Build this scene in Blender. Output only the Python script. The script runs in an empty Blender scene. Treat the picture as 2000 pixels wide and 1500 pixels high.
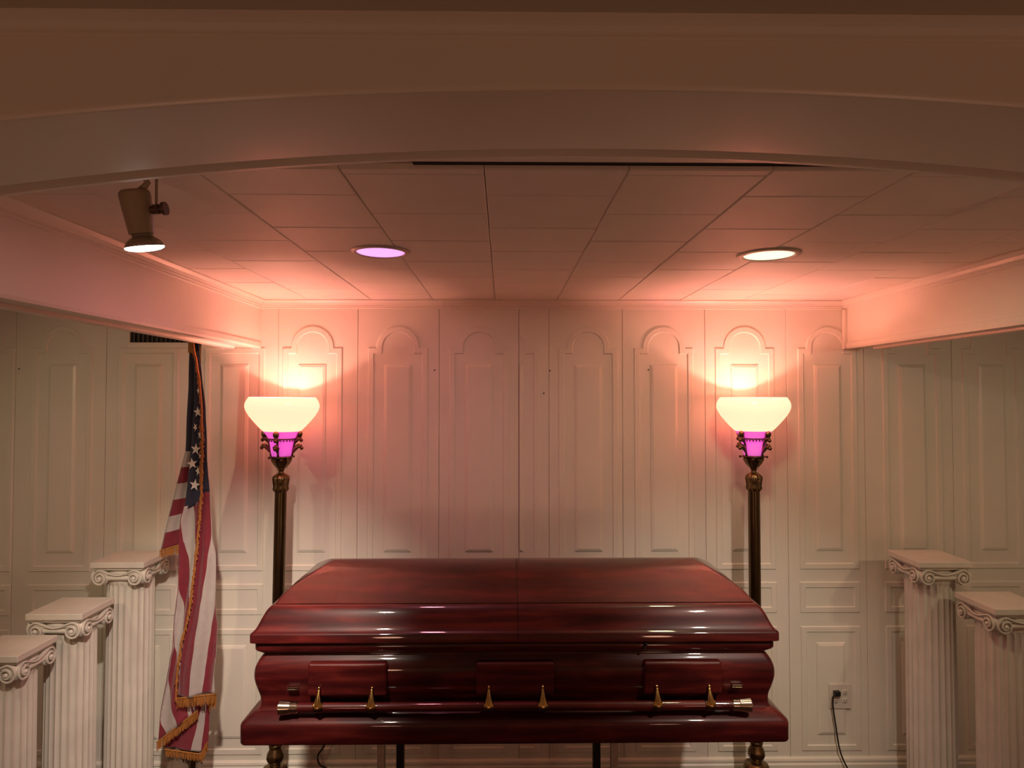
import bpy, bmesh, math, random
from mathutils import Vector, Matrix

random.seed(7)
PI = math.pi
SC = bpy.context.scene
COL = SC.collection

# ------------------------------------------------------------------ camera, world, exposure
CAM_Z = 1.96
cam_d = bpy.data.cameras.new('camera')
cam = bpy.data.objects.new('camera', cam_d)
COL.objects.link(cam)
cam.location = (0, 0, CAM_Z)
cam.rotation_euler = (math.radians(91.5), 0, math.radians(-0.75))
cam_d.sensor_width = 36.0
cam_d.lens = 23.4
cam_d.shift_y = -0.005
cam_d.clip_start = 0.02
SC.camera = cam

world = bpy.data.worlds.new('world')
SC.world = world
world.use_nodes = True
world.node_tree.nodes['Background'].inputs[0].default_value = (1.0, 0.72, 0.48, 1)
world.node_tree.nodes['Background'].inputs[1].default_value = 0.0

SC.view_settings.view_transform = 'Standard'
SC.view_settings.look = 'None'
SC.view_settings.exposure = 0.22
SC.view_settings.gamma = 1.0
SC.view_settings.use_curve_mapping = False
SC.cycles.max_bounces = 6
SC.cycles.diffuse_bounces = 4
SC.cycles.glossy_bounces = 4
SC.cycles.caustics_reflective = False
SC.cycles.caustics_refractive = False

# light levels (watts); all lights but the added fill are made by their fixtures
W_FILL = 15.0       # each of two unseen fill lights added behind the camera
W_SPOT = 205.0       # the two spotlights inside the arch
W_BAY = 25.0        # spotlights of the side bays, out of frame
W_BULB = 12.0        # warm bulb in each torchiere bowl
W_PINK = 0.8        # pink bulb in each torchiere neck
W_DOWN = 5.0        # recessed downlights

C_SPOT = (1.0, 0.83, 0.68)
C_BAY = (1.0, 0.78, 0.48)


def add_light(name, kind, loc, watts, col, size=0.05, aim=None, angle=90, blend=0.6, parent=None):
    d = bpy.data.lights.new(name, kind)
    d.energy = watts
    d.color = col
    if kind == 'AREA':
        d.shape = 'DISK'
        d.size = size
    else:
        d.shadow_soft_size = size
    if kind == 'SPOT':
        d.spot_size = math.radians(angle)
        d.spot_blend = blend
    o = bpy.data.objects.new(name, d)
    COL.objects.link(o)
    o.location = loc
    if aim is not None:
        v = Vector(aim) - Vector(loc)
        o.rotation_euler = v.to_track_quat('-Z', 'Y').to_euler()
    if parent is not None:
        o.parent = parent
        o.matrix_parent_inverse = Matrix.Translation(parent.location).inverted() if parent.rotation_euler[:] == (0, 0, 0) else parent.matrix_basis.inverted()
    return o


add_light('hall_fill_light', 'POINT', (-1.3, -1.2, 0.85), W_FILL, (1.0, 0.52, 0.33), size=0.16)  # added fill without a fixture, lifts arch underside, ceiling and upper wall
add_light('hall_fill_light', 'POINT', (1.7, -1.2, 0.85), W_FILL, (1.0, 0.52, 0.33), size=0.16)

# ------------------------------------------------------------------ materials


def mat_new(name):
    m = bpy.data.materials.new(name)
    m.use_nodes = True
    nt = m.node_tree
    return m, nt, nt.nodes['Principled BSDF']


def simple(name, col, rough=0.5, metal=0.0, noise=0.0, nscale=12.0, bump=0.0, bscale=80.0, coat=0.0, spec=0.5, sheen=0.0):
    m, nt, b = mat_new(name)
    b.inputs['Base Color'].default_value = (*col, 1)
    b.inputs['Roughness'].default_value = rough
    b.inputs['Metallic'].default_value = metal
    b.inputs['Coat Weight'].default_value = coat
    b.inputs['Coat Roughness'].default_value = 0.06
    b.inputs['Specular IOR Level'].default_value = spec
    b.inputs['Sheen Weight'].default_value = sheen
    tc = nt.nodes.new('ShaderNodeTexCoord')
    if noise > 0:
        n = nt.nodes.new('ShaderNodeTexNoise')
        n.inputs['Scale'].default_value = nscale
        n.inputs['Detail'].default_value = 4
        nt.links.new(tc.outputs['Object'], n.inputs['Vector'])
        r = nt.nodes.new('ShaderNodeValToRGB')
        r.color_ramp.elements[0].position = 0.3
        r.color_ramp.elements[1].position = 0.7
        r.color_ramp.elements[0].color = (*[c * (1 - noise) for c in col], 1)
        r.color_ramp.elements[1].color = (*[min(1, c * (1 + noise)) for c in col], 1)
        nt.links.new(n.outputs['Fac'], r.inputs[0])
        nt.links.new(r.outputs[0], b.inputs['Base Color'])
    if bump > 0:
        n2 = nt.nodes.new('ShaderNodeTexNoise')
        n2.inputs['Scale'].default_value = bscale
        n2.inputs['Detail'].default_value = 3
        nt.links.new(tc.outputs['Object'], n2.inputs['Vector'])
        bp = nt.nodes.new('ShaderNodeBump')
        bp.inputs['Strength'].default_value = bump
        bp.inputs['Distance'].default_value = 0.002
        nt.links.new(n2.outputs['Fac'], bp.inputs['Height'])
        nt.links.new(bp.outputs[0], b.inputs['Normal'])
    return m


def wood_mahogany(name, seed=0.0, tint=0.75):
    m, nt, b = mat_new(name)
    tc = nt.nodes.new('ShaderNodeTexCoord')
    mp = nt.nodes.new('ShaderNodeMapping')
    mp.inputs['Scale'].default_value = (1.6, 7.0, 9.0)
    mp.inputs['Location'].default_value = (seed, seed * 0.7, seed * 1.3)
    nt.links.new(tc.outputs['Object'], mp.inputs[0])
    n1 = nt.nodes.new('ShaderNodeTexNoise')
    n1.inputs['Scale'].default_value = 1.7
    n1.inputs['Detail'].default_value = 5
    n1.inputs['Distortion'].default_value = 1.3
    nt.links.new(mp.outputs[0], n1.inputs['Vector'])
    wv = nt.nodes.new('ShaderNodeTexWave')
    wv.wave_type = 'BANDS'
    wv.bands_direction = 'Z'
    wv.inputs['Scale'].default_value = 0.8
    wv.inputs['Distortion'].default_value = 5.0
    wv.inputs['Detail'].default_value = 3
    wv.inputs['Detail Scale'].default_value = 1.2
    nt.links.new(mp.outputs[0], wv.inputs['Vector'])
    mp2 = nt.nodes.new('ShaderNodeMapping')
    mp2.inputs['Scale'].default_value = (8.0, 160.0, 160.0)
    nt.links.new(tc.outputs['Object'], mp2.inputs[0])
    n2 = nt.nodes.new('ShaderNodeTexNoise')
    n2.inputs['Scale'].default_value = 1.0
    n2.inputs['Detail'].default_value = 2
    nt.links.new(mp2.outputs[0], n2.inputs['Vector'])
    a1 = nt.nodes.new('ShaderNodeMath')
    a1.operation = 'MULTIPLY_ADD'
    a1.inputs[1].default_value = 0.20
    nt.links.new(wv.outputs['Fac'], a1.inputs[0])
    nt.links.new(n1.outputs['Fac'], a1.inputs[2])
    a2 = nt.nodes.new('ShaderNodeMath')
    a2.operation = 'MULTIPLY_ADD'
    a2.inputs[1].default_value = 0.30
    nt.links.new(n2.outputs['Fac'], a2.inputs[0])
    nt.links.new(a1.outputs[0], a2.inputs[2])
    r = nt.nodes.new('ShaderNodeValToRGB')
    r.color_ramp.elements[0].position = 0.45
    r.color_ramp.elements[1].position = 1.05
    r.color_ramp.elements[0].color = (0.024 * tint, 0.0024 * tint, 0.0030 * tint, 1)
    r.color_ramp.elements[1].color = (0.105 * tint, 0.012 * tint, 0.0095 * tint, 1)
    e = r.color_ramp.elements.new(0.75)
    e.color = (0.054 * tint, 0.0050 * tint, 0.0052 * tint, 1)
    nt.links.new(a2.outputs[0], r.inputs[0])
    nt.links.new(r.outputs[0], b.inputs['Base Color'])
    b.inputs['Roughness'].default_value = 0.38
    b.inputs['Specular IOR Level'].default_value = 0.2
    b.inputs['Coat Weight'].default_value = 0.8
    b.inputs['Coat Roughness'].default_value = 0.045
    return m


def glow(name, col, strength):
    m, nt, b = mat_new(name)
    b.inputs['Base Color'].default_value = (0.8, 0.8, 0.8, 1)
    b.inputs['Emission Color'].default_value = (*col, 1)
    b.inputs['Emission Strength'].default_value = strength
    return m


def opal_glass(name, col, em=(1, 1, 1), es=0.0, trans=0.105):
    m = bpy.data.materials.new(name)
    m.use_nodes = True
    nt = m.node_tree
    nt.nodes.clear()
    out = nt.nodes.new('ShaderNodeOutputMaterial')
    tr = nt.nodes.new('ShaderNodeBsdfTranslucent')
    tr.inputs[0].default_value = (*col, 1)
    df = nt.nodes.new('ShaderNodeBsdfDiffuse')
    df.inputs[0].default_value = (*col, 1)
    gl = nt.nodes.new('ShaderNodeBsdfGlossy')
    gl.inputs['Roughness'].default_value = 0.12
    mx = nt.nodes.new('ShaderNodeMixShader')
    mx.inputs[0].default_value = 1.0 - trans
    nt.links.new(tr.outputs[0], mx.inputs[1])
    nt.links.new(df.outputs[0], mx.inputs[2])
    mx2 = nt.nodes.new('ShaderNodeMixShader')
    mx2.inputs[0].default_value = 0.05
    nt.links.new(mx.outputs[0], mx2.inputs[1])
    nt.links.new(gl.outputs[0], mx2.inputs[2])
    e = nt.nodes.new('ShaderNodeEmission')
    e.inputs[0].default_value = (*em, 1)
    e.inputs[1].default_value = es
    ad = nt.nodes.new('ShaderNodeAddShader')
    nt.links.new(mx2.outputs[0], ad.inputs[0])
    nt.links.new(e.outputs[0], ad.inputs[1])
    nt.links.new(ad.outputs[0], out.inputs[0])
    return m


M = {}
M['wall'] = simple('cream_wall_paint', (0.76, 0.71, 0.62), rough=0.36, noise=0.035, nscale=3.0, bump=0.12, bscale=60)
M['beam'] = simple('cream_beam_paint', (0.78, 0.70, 0.61), rough=0.33, noise=0.03, nscale=3.0, bump=0.08, bscale=40)
M['tile'] = simple('ceiling_tile_paint', (0.78, 0.70, 0.61), rough=0.55, noise=0.03, nscale=5.0, bump=0.15, bscale=120)
M['plain_ceiling'] = simple('hall_ceiling_paint', (0.55, 0.49, 0.40), rough=0.5)
M['carpet'] = simple('brown_carpet', (0.07, 0.045, 0.036), rough=0.95, noise=0.25, nscale=60, bump=0.6, bscale=400, spec=0.1)
M['hall_wall'] = simple('hall_wall_paint', (0.45, 0.36, 0.26), rough=0.6)
M['dark'] = simple('dark_gap', (0.012, 0.010, 0.009), rough=0.8)
M['plaster'] = simple('white_plaster', (0.68, 0.635, 0.56), rough=0.55, noise=0.06, nscale=9, bump=0.25, bscale=90)
M['wood'] = wood_mahogany('mahogany_lid', 0.0)
M['wood2'] = wood_mahogany('mahogany_body', 3.7, 1.1)
M['wood3'] = wood_mahogany('mahogany_base', 8.1, 1.0)
M['gold'] = simple('polished_gold', (0.83, 0.56, 0.20), rough=0.16, metal=1.0)
M['chrome'] = simple('pale_gold_chrome', (0.78, 0.68, 0.55), rough=0.14, metal=1.0)
M['bronze'] = simple('antique_bronze', (0.20, 0.135, 0.065), rough=0.30, metal=1.0, noise=0.35, nscale=40, bump=0.3, bscale=200)
M['bronze_pole'] = simple('bronze_pole', (0.13, 0.092, 0.046), rough=0.26, metal=1.0, noise=0.15, nscale=10)
M['opal'] = opal_glass('opal_glass', (0.93, 0.80, 0.66), (1.0, 0.25, 0.17), 2.1)
M['opal_neck'] = opal_glass('opal_glass_neck', (0.92, 0.55, 0.80), (0.85, 0.07, 0.75), 0.40)
M['bulb'] = glow('warm_bulb', (1.0, 0.62, 0.36), 14.0)
M['pink_bulb'] = glow('pink_bulb', (1.0, 0.10, 0.80), 10.0)
M['fix'] = simple('beige_fixture_metal', (0.34, 0.27, 0.18), rough=0.45, metal=0.1)
M['fix_dark'] = simple('brown_fixture_knob', (0.10, 0.05, 0.035), rough=0.4)
M['par_glass'] = simple('reflector_glass', (0.42, 0.36, 0.28), rough=0.12, metal=0.6)
M['par_face'] = glow('spot_bulb_face', (1.0, 0.95, 0.82), 16.0)
M['lens_pink'] = glow('violet_downlight_lens', (0.85, 0.33, 0.88), 1.15)
M['lens_warm'] = glow('warm_downlight_lens', (1.0, 0.93, 0.62), 1.12)
M['trim_ring'] = simple('downlight_trim', (0.55, 0.44, 0.34), rough=0.4)
M['red'] = simple('flag_red', (0.185, 0.009, 0.022), rough=0.75, noise=0.12, nscale=30, bump=0.2, bscale=300, sheen=0.3)
M['white'] = simple('flag_white', (0.43, 0.365, 0.345), rough=0.75, noise=0.05, nscale=30, bump=0.2, bscale=300, sheen=0.3)
M['star_white'] = simple('star_white', (0.70, 0.62, 0.58), rough=0.75)
M['blue'] = simple('flag_navy', (0.016, 0.017, 0.040), rough=0.75, noise=0.15, nscale=30, bump=0.2, bscale=300, sheen=0.2)
M['fringe'] = simple('gold_fringe', (0.38, 0.145, 0.03), rough=0.6, noise=0.3, nscale=220, bump=0.5, bscale=500)
M['tan_sheet'] = simple('tan_cloth', (0.20, 0.14, 0.10), rough=0.9, noise=0.15, nscale=20)
M['black'] = simple('black_rubber', (0.012, 0.011, 0.011), rough=0.45)
M['ivory'] = simple('ivory_plastic', (0.66, 0.60, 0.52), rough=0.35)
M['vent'] = simple('dark_vent_metal', (0.055, 0.05, 0.04), rough=0.5)
M['pale_wood'] = simple('pale_painted_wood', (0.52, 0.44, 0.38), rough=0.6, noise=0.15, nscale=25)
M['dark_metal'] = simple('dark_steel', (0.035, 0.032, 0.03), rough=0.4, metal=0.6)

# ------------------------------------------------------------------ mesh helpers


class MB:
    def __init__(self):
        self.v, self.f, self.mi = [], [], []

    def add(self, verts, faces, mi=0):
        o = len(self.v)
        self.v += [tuple(p) for p in verts]
        self.f += [tuple(i + o for i in f) for f in faces]
        self.mi += [mi] * len(faces)

    def box(self, x0, x1, y0, y1, z0, z1, mi=0):
        self.add([(x0, y0, z0), (x1, y0, z0), (x1, y1, z0), (x0, y1, z0), (x0, y0, z1), (x1, y0, z1), (x1, y1, z1), (x0, y1, z1)],
                 [(0, 3, 2, 1), (4, 5, 6, 7), (0, 1, 5, 4), (1, 2, 6, 5), (2, 3, 7, 6), (3, 0, 4, 7)], mi)

    def lathe(self, prof, n=32, c=(0, 0, 0), cap0=True, cap1=True, mod=None, mi=0):
        vs, fs = [], []
        for (r, z) in prof:
            for k in range(n):
                a = 2 * PI * k / n
                rr = r if mod is None else r * mod(a, z)
                vs.append((c[0] + rr * math.cos(a), c[1] + rr * math.sin(a), c[2] + z))
        for i in range(len(prof) - 1):
            for k in range(n):
                k2 = (k + 1) % n
                fs.append((i * n + k, i * n + k2, (i + 1) * n + k2, (i + 1) * n + k))
        if cap0:
            fs.append(tuple(range(n - 1, -1, -1)))
        if cap1:
            o = (len(prof) - 1) * n
            fs.append(tuple(range(o, o + n)))
        self.add(vs, fs, mi)

    def tube(self, pts, r, n=8, closed=False, mi=0):
        pts = [Vector(p) for p in pts]
        m = len(pts)
        rr = r if isinstance(r, (list, tuple)) else [r] * m
        vs, fs = [], []
        up = None
        for i, p in enumerate(pts):
            a = pts[(i - 1) % m] if (closed or i > 0) else p
            b = pts[(i + 1) % m] if (closed or i < m - 1) else p
            t = (b - a)
            t = t.normalized() if t.length > 1e-9 else Vector((0, 0, 1))
            if up is None:
                up = Vector((0, 1, 0)) if abs(t.y) < 0.9 else Vector((1, 0, 0))
            s = t.cross(up)
            s = s.normalized() if s.length > 1e-6 else Vector((1, 0, 0))
            up = s.cross(t).normalized()
            for k in range(n):
                an = 2 * PI * k / n
                vs.append(p + rr[i] * (math.cos(an) * s + math.sin(an) * up))
        rng = m if closed else m - 1
        for i in range(rng):
            j = (i + 1) % m
            for k in range(n):
                k2 = (k + 1) % n
                fs.append((i * n + k, i * n + k2, j * n + k2, j * n + k))
        if not closed:
            fs.append(tuple(range(n - 1, -1, -1)))
            fs.append(tuple(range((m - 1) * n, m * n)))
        self.add(vs, fs, mi)

    def ball(self, c, r, n=10, m=6, sx=1, sy=1, sz=1, mi=0):
        vs = [(c[0], c[1], c[2] - r * sz)]
        for i in range(1, m):
            t = -PI / 2 + PI * i / m
            for k in range(n):
                a = 2 * PI * k / n
                vs.append((c[0] + sx * r * math.cos(t) * math.cos(a), c[1] + sy * r * math.cos(t) * math.sin(a), c[2] + sz * r * math.sin(t)))
        vs.append((c[0], c[1], c[2] + r * sz))
        fs = []
        for k in range(n):
            fs.append((0, 1 + (k + 1) % n, 1 + k))
        for i in range(m - 2):
            for k in range(n):
                fs.append((1 + i * n + k, 1 + i * n + (k + 1) % n, 1 + (i + 1) * n + (k + 1) % n, 1 + (i + 1) * n + k))
        o = 1 + (m - 2) * n
        for k in range(n):
            fs.append((o + k, o + (k + 1) % n, len(vs) - 1))
        self.add(vs, fs, mi)

    def prism_xz(self, pts, y0, y1, mi=0):
        """polygon given in (x, z), extruded along y"""
        n = len(pts)
        vs = [(x, y0, z) for x, z in pts] + [(x, y1, z) for x, z in pts]
        fs = [tuple(range(n)), tuple(range(2 * n - 1, n - 1, -1))]
        fs += [(i, i + n, (i + 1) % n + n, (i + 1) % n) for i in range(n)]
        self.add(vs, fs, mi)

    def sweep(self, prof, axis, a0, a1, mi=0):
        """profile polygon swept along x ('x': prof in (y, z)) or along y ('y': prof in (x, z))"""
        n = len(prof)
        if axis == 'x':
            vs = [(a0, p, q) for p, q in prof] + [(a1, p, q) for p, q in prof]
        else:
            vs = [(p, a0, q) for p, q in prof] + [(p, a1, q) for p, q in prof]
        fs = [tuple(range(n)), tuple(range(2 * n - 1, n - 1, -1))]
        fs += [(i, i + n, (i + 1) % n + n, (i + 1) % n) for i in range(n)]
        self.add(vs, fs, mi)

    def mesh(self, name, mats, smooth=None):
        me = bpy.data.meshes.new(name)
        me.from_pydata(self.v, [], self.f)
        for m in (mats if isinstance(mats, (list, tuple)) else [mats]):
            me.materials.append(m)
        for p, i in zip(me.polygons, self.mi):
            p.material_index = i
        bm = bmesh.new()
        bm.from_mesh(me)
        bmesh.ops.recalc_face_normals(bm, faces=bm.faces)
        bm.to_mesh(me)
        bm.free()
        if smooth is not None:
            me.polygons.foreach_set('use_smooth', [True] * len(me.polygons))
            if smooth < 180:
                me.set_sharp_from_angle(angle=math.radians(smooth))
        me.update()
        return me

    def obj(self, name, mats, parent=None, smooth=None, loc=None, rot=None):
        return link(name, self.mesh(name, mats, smooth), parent, loc, rot)


def link(name, me, parent=None, loc=None, rot=None):
    o = bpy.data.objects.new(name, me)
    COL.objects.link(o)
    if parent is not None:
        o.parent = parent
    if loc is not None:
        o.location = loc
    if rot is not None:
        o.rotation_euler = rot
    return o


def bevel(o, w=0.003, seg=2, angle=40):
    b = o.modifiers.new('bevel', 'BEVEL')
    b.width = w
    b.segments = seg
    b.limit_method = 'ANGLE'
    b.angle_limit = math.radians(angle)
    return o


def tag(o, label, cat=None, group=None, kind=None):
    o['label'] = label
    if cat:
        o['category'] = cat
    if group:
        o['group'] = group
    if kind:
        o['kind'] = kind
    return o


def thing(name, loc, label, cat, group=None, rz=0.0):
    o = bpy.data.objects.new(name, None)
    COL.objects.link(o)
    o.location = loc
    o.rotation_euler = (0, 0, rz)
    o.empty_display_size = 0.1
    return tag(o, label, cat, group)


def structure(o, label=None):
    o['kind'] = 'structure'
    if label:
        o['label'] = label
    return o


# ------------------------------------------------------------------ room shell
XL, XR, YB, YF = -3.4, 3.4, 3.5, -3.2
Z_ALC = CAM_Z + 0.506      # alcove ceiling
Z_HALL = CAM_Z + 0.53      # hall ceiling in front of the arch
Y_A0, Y_A1 = 0.934, 1.20   # arched header, front and back face
X_BL, X_BR = -1.273, 1.81  # inner faces of the side beams
Z_BEAM = CAM_Z + 0.25

m = MB(); m.box(XL, XR, YF, YB + 0.1, -0.08, 0.0)
structure(m.obj('floor', M['carpet']), 'dark brown carpet floor')

m = MB(); m.box(XL - 0.1, XL, YF, YB + 0.1, 0, 2.62)
structure(m.obj('wall_left', M['wall']), 'cream side wall')
m = MB(); m.box(XR, XR + 0.1, YF, YB + 0.1, 0, 2.62)
structure(m.obj('wall_right', M['wall']), 'cream side wall')
m = MB(); m.box(XL, XR, YF - 0.1, YF, 0, 2.62)
structure(m.obj('wall_front', M['hall_wall']), 'wall of the hall behind the viewer')

ceil = MB()
ceil.box(XL, XR, YF, Y_A0 + 0.05, Z_HALL, Z_HALL + 0.1)
ceil.box(XL, XR, Y_A0 + 0.05, YB + 0.1, Z_ALC + 0.014, Z_ALC + 0.12)
ceiling = structure(ceil.obj('ceiling', M['plain_ceiling']), 'low ceiling of painted square tiles')

# ceiling tiles in running bond, the courses run away from the viewer
TW = 0.3245
TX0 = -0.043


def tile_mesh(w, l):
    t = MB()
    hw, hl, g, b = w / 2 - 0.0010, l / 2 - 0.0010, 0.003, 0.003
    vs = []
    for (ix, z) in ((0, 0.013), (0, b), (g, 0)):
        vs += [(-hw + ix, -hl + ix, z), (hw - ix, -hl + ix, z), (hw - ix, hl - ix, z), (-hw + ix, hl - ix, z)]
    fs = [(0, 1, 2, 3)]
    for k in range(2):
        for i in range(4):
            j = (i + 1) % 4
            fs.append((k * 4 + i, (k + 1) * 4 + i, (k + 1) * 4 + j, k * 4 + j))
    fs.append((8, 11, 10, 9))
    t.add(vs, fs)
    return t.mesh('ceiling_tile', M['tile'])


tile_cache = {}
Y_SLOT0, Y_SLOT1 = 1.424, 1.472
for c in range(-4, 6):
    x0 = TX0 + c * TW
    x1 = x0 + TW
    x0c, x1c = max(x0, X_BL), min(x1, X_BR)
    if x1c - x0c < 0.02:
        continue
    yy = 1.665 + (0.0 if c % 2 == 0 else 0.17) - 2 * TW
    while yy < YB:
        a, b2 = max(yy, Y_SLOT1), min(yy + TW, YB)
        if b2 - a > 0.02:
            key = (round(x1c - x0c, 3), round(b2 - a, 3))
            if key not in tile_cache:
                tile_cache[key] = tile_mesh(*key)
            o = link('ceiling_tile', tile_cache[key], ceiling)
            o.location = ((x0c + x1c) / 2, (a + b2) / 2, Z_ALC + random.uniform(-0.0008, 0.0008))
            o.rotation_euler = (random.uniform(-0.003, 0.003), random.uniform(-0.003, 0.003), 0)
        yy += TW
m = MB()
m.box(X_BL, X_BR, Y_A1, Y_SLOT0, Z_ALC, Z_ALC + 0.013)
m.obj('tile_border', M['tile'], ceiling)
m = MB(); m.box(-0.2, 0.85, Y_SLOT0 + 0.001, Y_SLOT1 - 0.001, Z_ALC + 0.009, Z_ALC + 0.0135)
o = m.obj('curtain_slot', M['dark'], ceiling); o['label'] = 'narrow black slot in the ceiling behind the arch'

# ---- panelled back wall, one moulded board per panel
PXM = 371.0


def wx(px):
    return (px - 983.0) / PXM


wall = MB(); wall.box(XL, XR, YB + 0.012, YB + 0.1, 0, 2.62)
wall_back = structure(wall.obj('wall_back', M['wall']), 'cream wall of moulded panel boards with arched tops')

centres = [-172, -20, 131, 296, 462, 612, 778, 936, 995, 1149, 1297, 1456, 1619, 1786, 1944, 2100]
seams = [-245, -98, 40, 214, 384, 545, 700, 858, 1013.5, 1072, 1216, 1378, 1539, 1692, 1866, 2022, 2180]
for a, b2 in zip(seams[:-1], seams[1:]):
    m = MB()
    x0, x1 = wx(a) + 0.0007, wx(b2) - 0.0007
    m.box(x0, x1, YB, YB + 0.0115, 0.0, Z_ALC + 0.012)
    bevel(m.obj('wall_board', M['wall'], wall_back), 0.0022, 1)
for (a, b2) in ((XL, wx(-245) - 0.001), (wx(2180) + 0.001, XR)):
    m = MB(); m.box(a, b2, YB, YB + 0.0115, 0.0, Z_ALC + 0.012)
    m.obj('wall_board', M['wall'], wall_back)


def arch_path(i, w=0.158, a=0.114, zs=2.215, zb=1.052):
    w, a, zb = w - i, a - i, zb + i
    p = [(-w, zb), (-w, zs - i), (-a, zs - i), (-a, zs)]
    for k in range(1, 16):
        t = PI - PI * k / 16
        p.append((a * math.cos(t), zs + a * math.sin(t)))
    p += [(a, zs), (a, zs - i), (w, zs - i), (w, zb)]
    return p


def rect_path(i, w, z0, z1):
    w = w - i
    return [(-w, z0 + i), (-w, z1 - i), (w, z1 - i), (w, z0 + i)]


def frame_mb(pathf, band=0.033, h=0.006, s=0.0045):
    """a raised moulding between an outline and its inset"""
    mb = MB()
    loops = [(pathf(0), 0.0), (pathf(s), -h), (pathf(band - s), -h), (pathf(band), 0.0)]
    n = len(loops[0][0])
    for lp, y in loops:
        mb.v += [(x, y, z) for x, z in lp]
    for k in range(3):
        for i in range(n):
            j = (i + 1) % n
            mb.f.append((k * n + i, k * n + j, (k + 1) * n + j, (k + 1) * n + i))
            mb.mi.append(0)
    return mb


def raised_mb(pathf, h=0.009, s=0.016):
    mb = MB()
    p0, p1, p2 = pathf(0), pathf(0.003), pathf(s)
    for lp, y in ((p0, 0.0), (p1, -0.0045), (p2, -h)):
        mb.v += [(x, y, z) for x, z in lp]
    n = 4
    for k in range(2):
        for i in range(n):
            j = (i + 1) % n
            mb.f.append((k * n + i, k * n + j, (k + 1) * n + j, (k + 1) * n + i))
    mb.f.append((8, 9, 10, 11))
    mb.mi = [0] * len(mb.f)
    return mb


def cut(me, xcut):
    me = me.copy()
    bm = bmesh.new(); bm.from_mesh(me)
    bmesh.ops.bisect_plane(bm, geom=bm.verts[:] + bm.edges[:] + bm.faces[:], plane_co=(xcut, 0, 0), plane_no=(-1, 0, 0), clear_outer=True)
    bm.to_mesh(me); bm.free()
    return me


P_ARCH = frame_mb(arch_path).mesh('arched_moulding', M['wall'])
P_SQ = frame_mb(lambda i: rect_path(i, 0.158, 1.052, 2.215)).mesh('panel_moulding', M['wall'])
P_UP = raised_mb(lambda i: rect_path(i, 0.073, 1.148, 2.128)).mesh('raised_panel', M['wall'])
P_MID = frame_mb(lambda i: rect_path(i, 0.160, 0.826, 0.988)).mesh('rail_moulding', M['wall'])
P_LOW = frame_mb(lambda i: rect_path(i, 0.158, 0.112, 0.757)).mesh('lower_moulding', M['wall'])
P_LOWP = raised_mb(lambda i: rect_path(i, 0.076, 0.195, 0.672)).mesh('lower_panel', M['wall'])
for c in centres:
    for nm, me in (('arched_moulding', P_ARCH if c not in (296, 462) else P_SQ), ('raised_panel', P_UP), ('rail_moulding', P_MID), ('lower_moulding', P_LOW), ('lower_panel', P_LOWP)):
        if c == 995:
            me = cut(me, (1015 - 995) / PXM)
        link(nm, me, wall_back, (wx(c), YB, 0))

# old nails left in the panelling
nl = MB(); nl.ball((0, 0, 0), 0.004, 8, 5)
nlm = nl.mesh('nail', M['dark_metal'])
for (px, py) in ((849, 723), (1074, 724), (1267, 722), (47, 721), (1062, 768)):
    link('nail', nlm, wall_back, (wx(px), YB - 0.002, 1.96 - (py - 774) / PXM))

# baseboard
prof = [(YB, 0), (YB - 0.016, 0), (YB - 0.016, 0.048), (YB - 0.011, 0.055), (YB - 0.011, 0.062), (YB - 0.014, 0.066), (YB - 0.012, 0.076), (YB - 0.003, 0.084), (YB, 0.084)]
m = MB(); m.sweep(prof, 'x', XL, XR)
structure(m.obj('baseboard_back', M['wall']), 'cream moulded baseboard along the panelled wall')

# side beams boxing in the alcove ceiling


def crown_y(x, sgn, y0, y1):
    """crown moulding on a beam face; sgn points into the alcove"""
    z = Z_ALC
    pr = [(0, 0), (0.030, 0), (0.030, -0.006), (0.026, -0.010), (0.018, -0.017), (0.012, -0.028), (0.012, -0.034), (0.006, -0.036), (0.006, -0.044), (0, -0.047)]
    return [(x + sgn * p, z + q) for p, q in pr]


def side_beam(name, x_in, sgn, label):
    x_out = x_in - sgn * 0.128
    lo, hi = min(x_in, x_out), max(x_in, x_out)
    mb = MB()
    mb.box(lo, hi, Y_A1 - 0.02, YB - 0.001, Z_BEAM + 0.004, Z_ALC + 0.02)
    b = structure(mb.obj(name, M['beam']), label)
    t = MB(); t.sweep(crown_y(x_in, sgn, 0, 0), 'y', Y_A1, YB)
    t.obj('crown_moulding', M['beam'], b)
    # bottom edge trim with a small step, then a thin bead under the far side
    t = MB()
    t.sweep([(x_in - sgn * 0.002, Z_BEAM + 0.034), (x_in + sgn * 0.005, Z_BEAM + 0.032), (x_in + sgn * 0.007, Z_BEAM + 0.010), (x_in + sgn * 0.003, Z_BEAM), (x_in - sgn * 0.03, Z_BEAM), (x_in - sgn * 0.03, Z_BEAM + 0.006), (x_in - sgn * 0.002, Z_BEAM + 0.006)], 'y', Y_A1, YB - 0.002)
    t.obj('edge_trim', M['beam'], b)
    t = MB()
    t.sweep([(x_out + sgn * 0.035, Z_BEAM + 0.006), (x_out + sgn * 0.032, Z_BEAM - 0.006), (x_out + sgn * 0.004, Z_BEAM - 0.008), (x_out - sgn * 0.004, Z_BEAM), (x_out - sgn * 0.004, Z_BEAM + 0.006)], 'y', Y_A1, YB - 0.10)
    t.obj('bottom_bead', M['beam'], b)
    return b


bl = side_beam('trim_1', X_BL, 1, 'painted box beam left of the tiled alcove ceiling')
br = side_beam('trim_2', X_BR, -1, 'painted box beam right of the tiled alcove ceiling')
t = MB()
t.box(X_BR - 0.016, X_BR, YB - 0.028, YB - 0.001, Z_BEAM, Z_ALC - 0.047)
bevel(t.obj('end_strip', M['beam'], br), 0.003)

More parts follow.
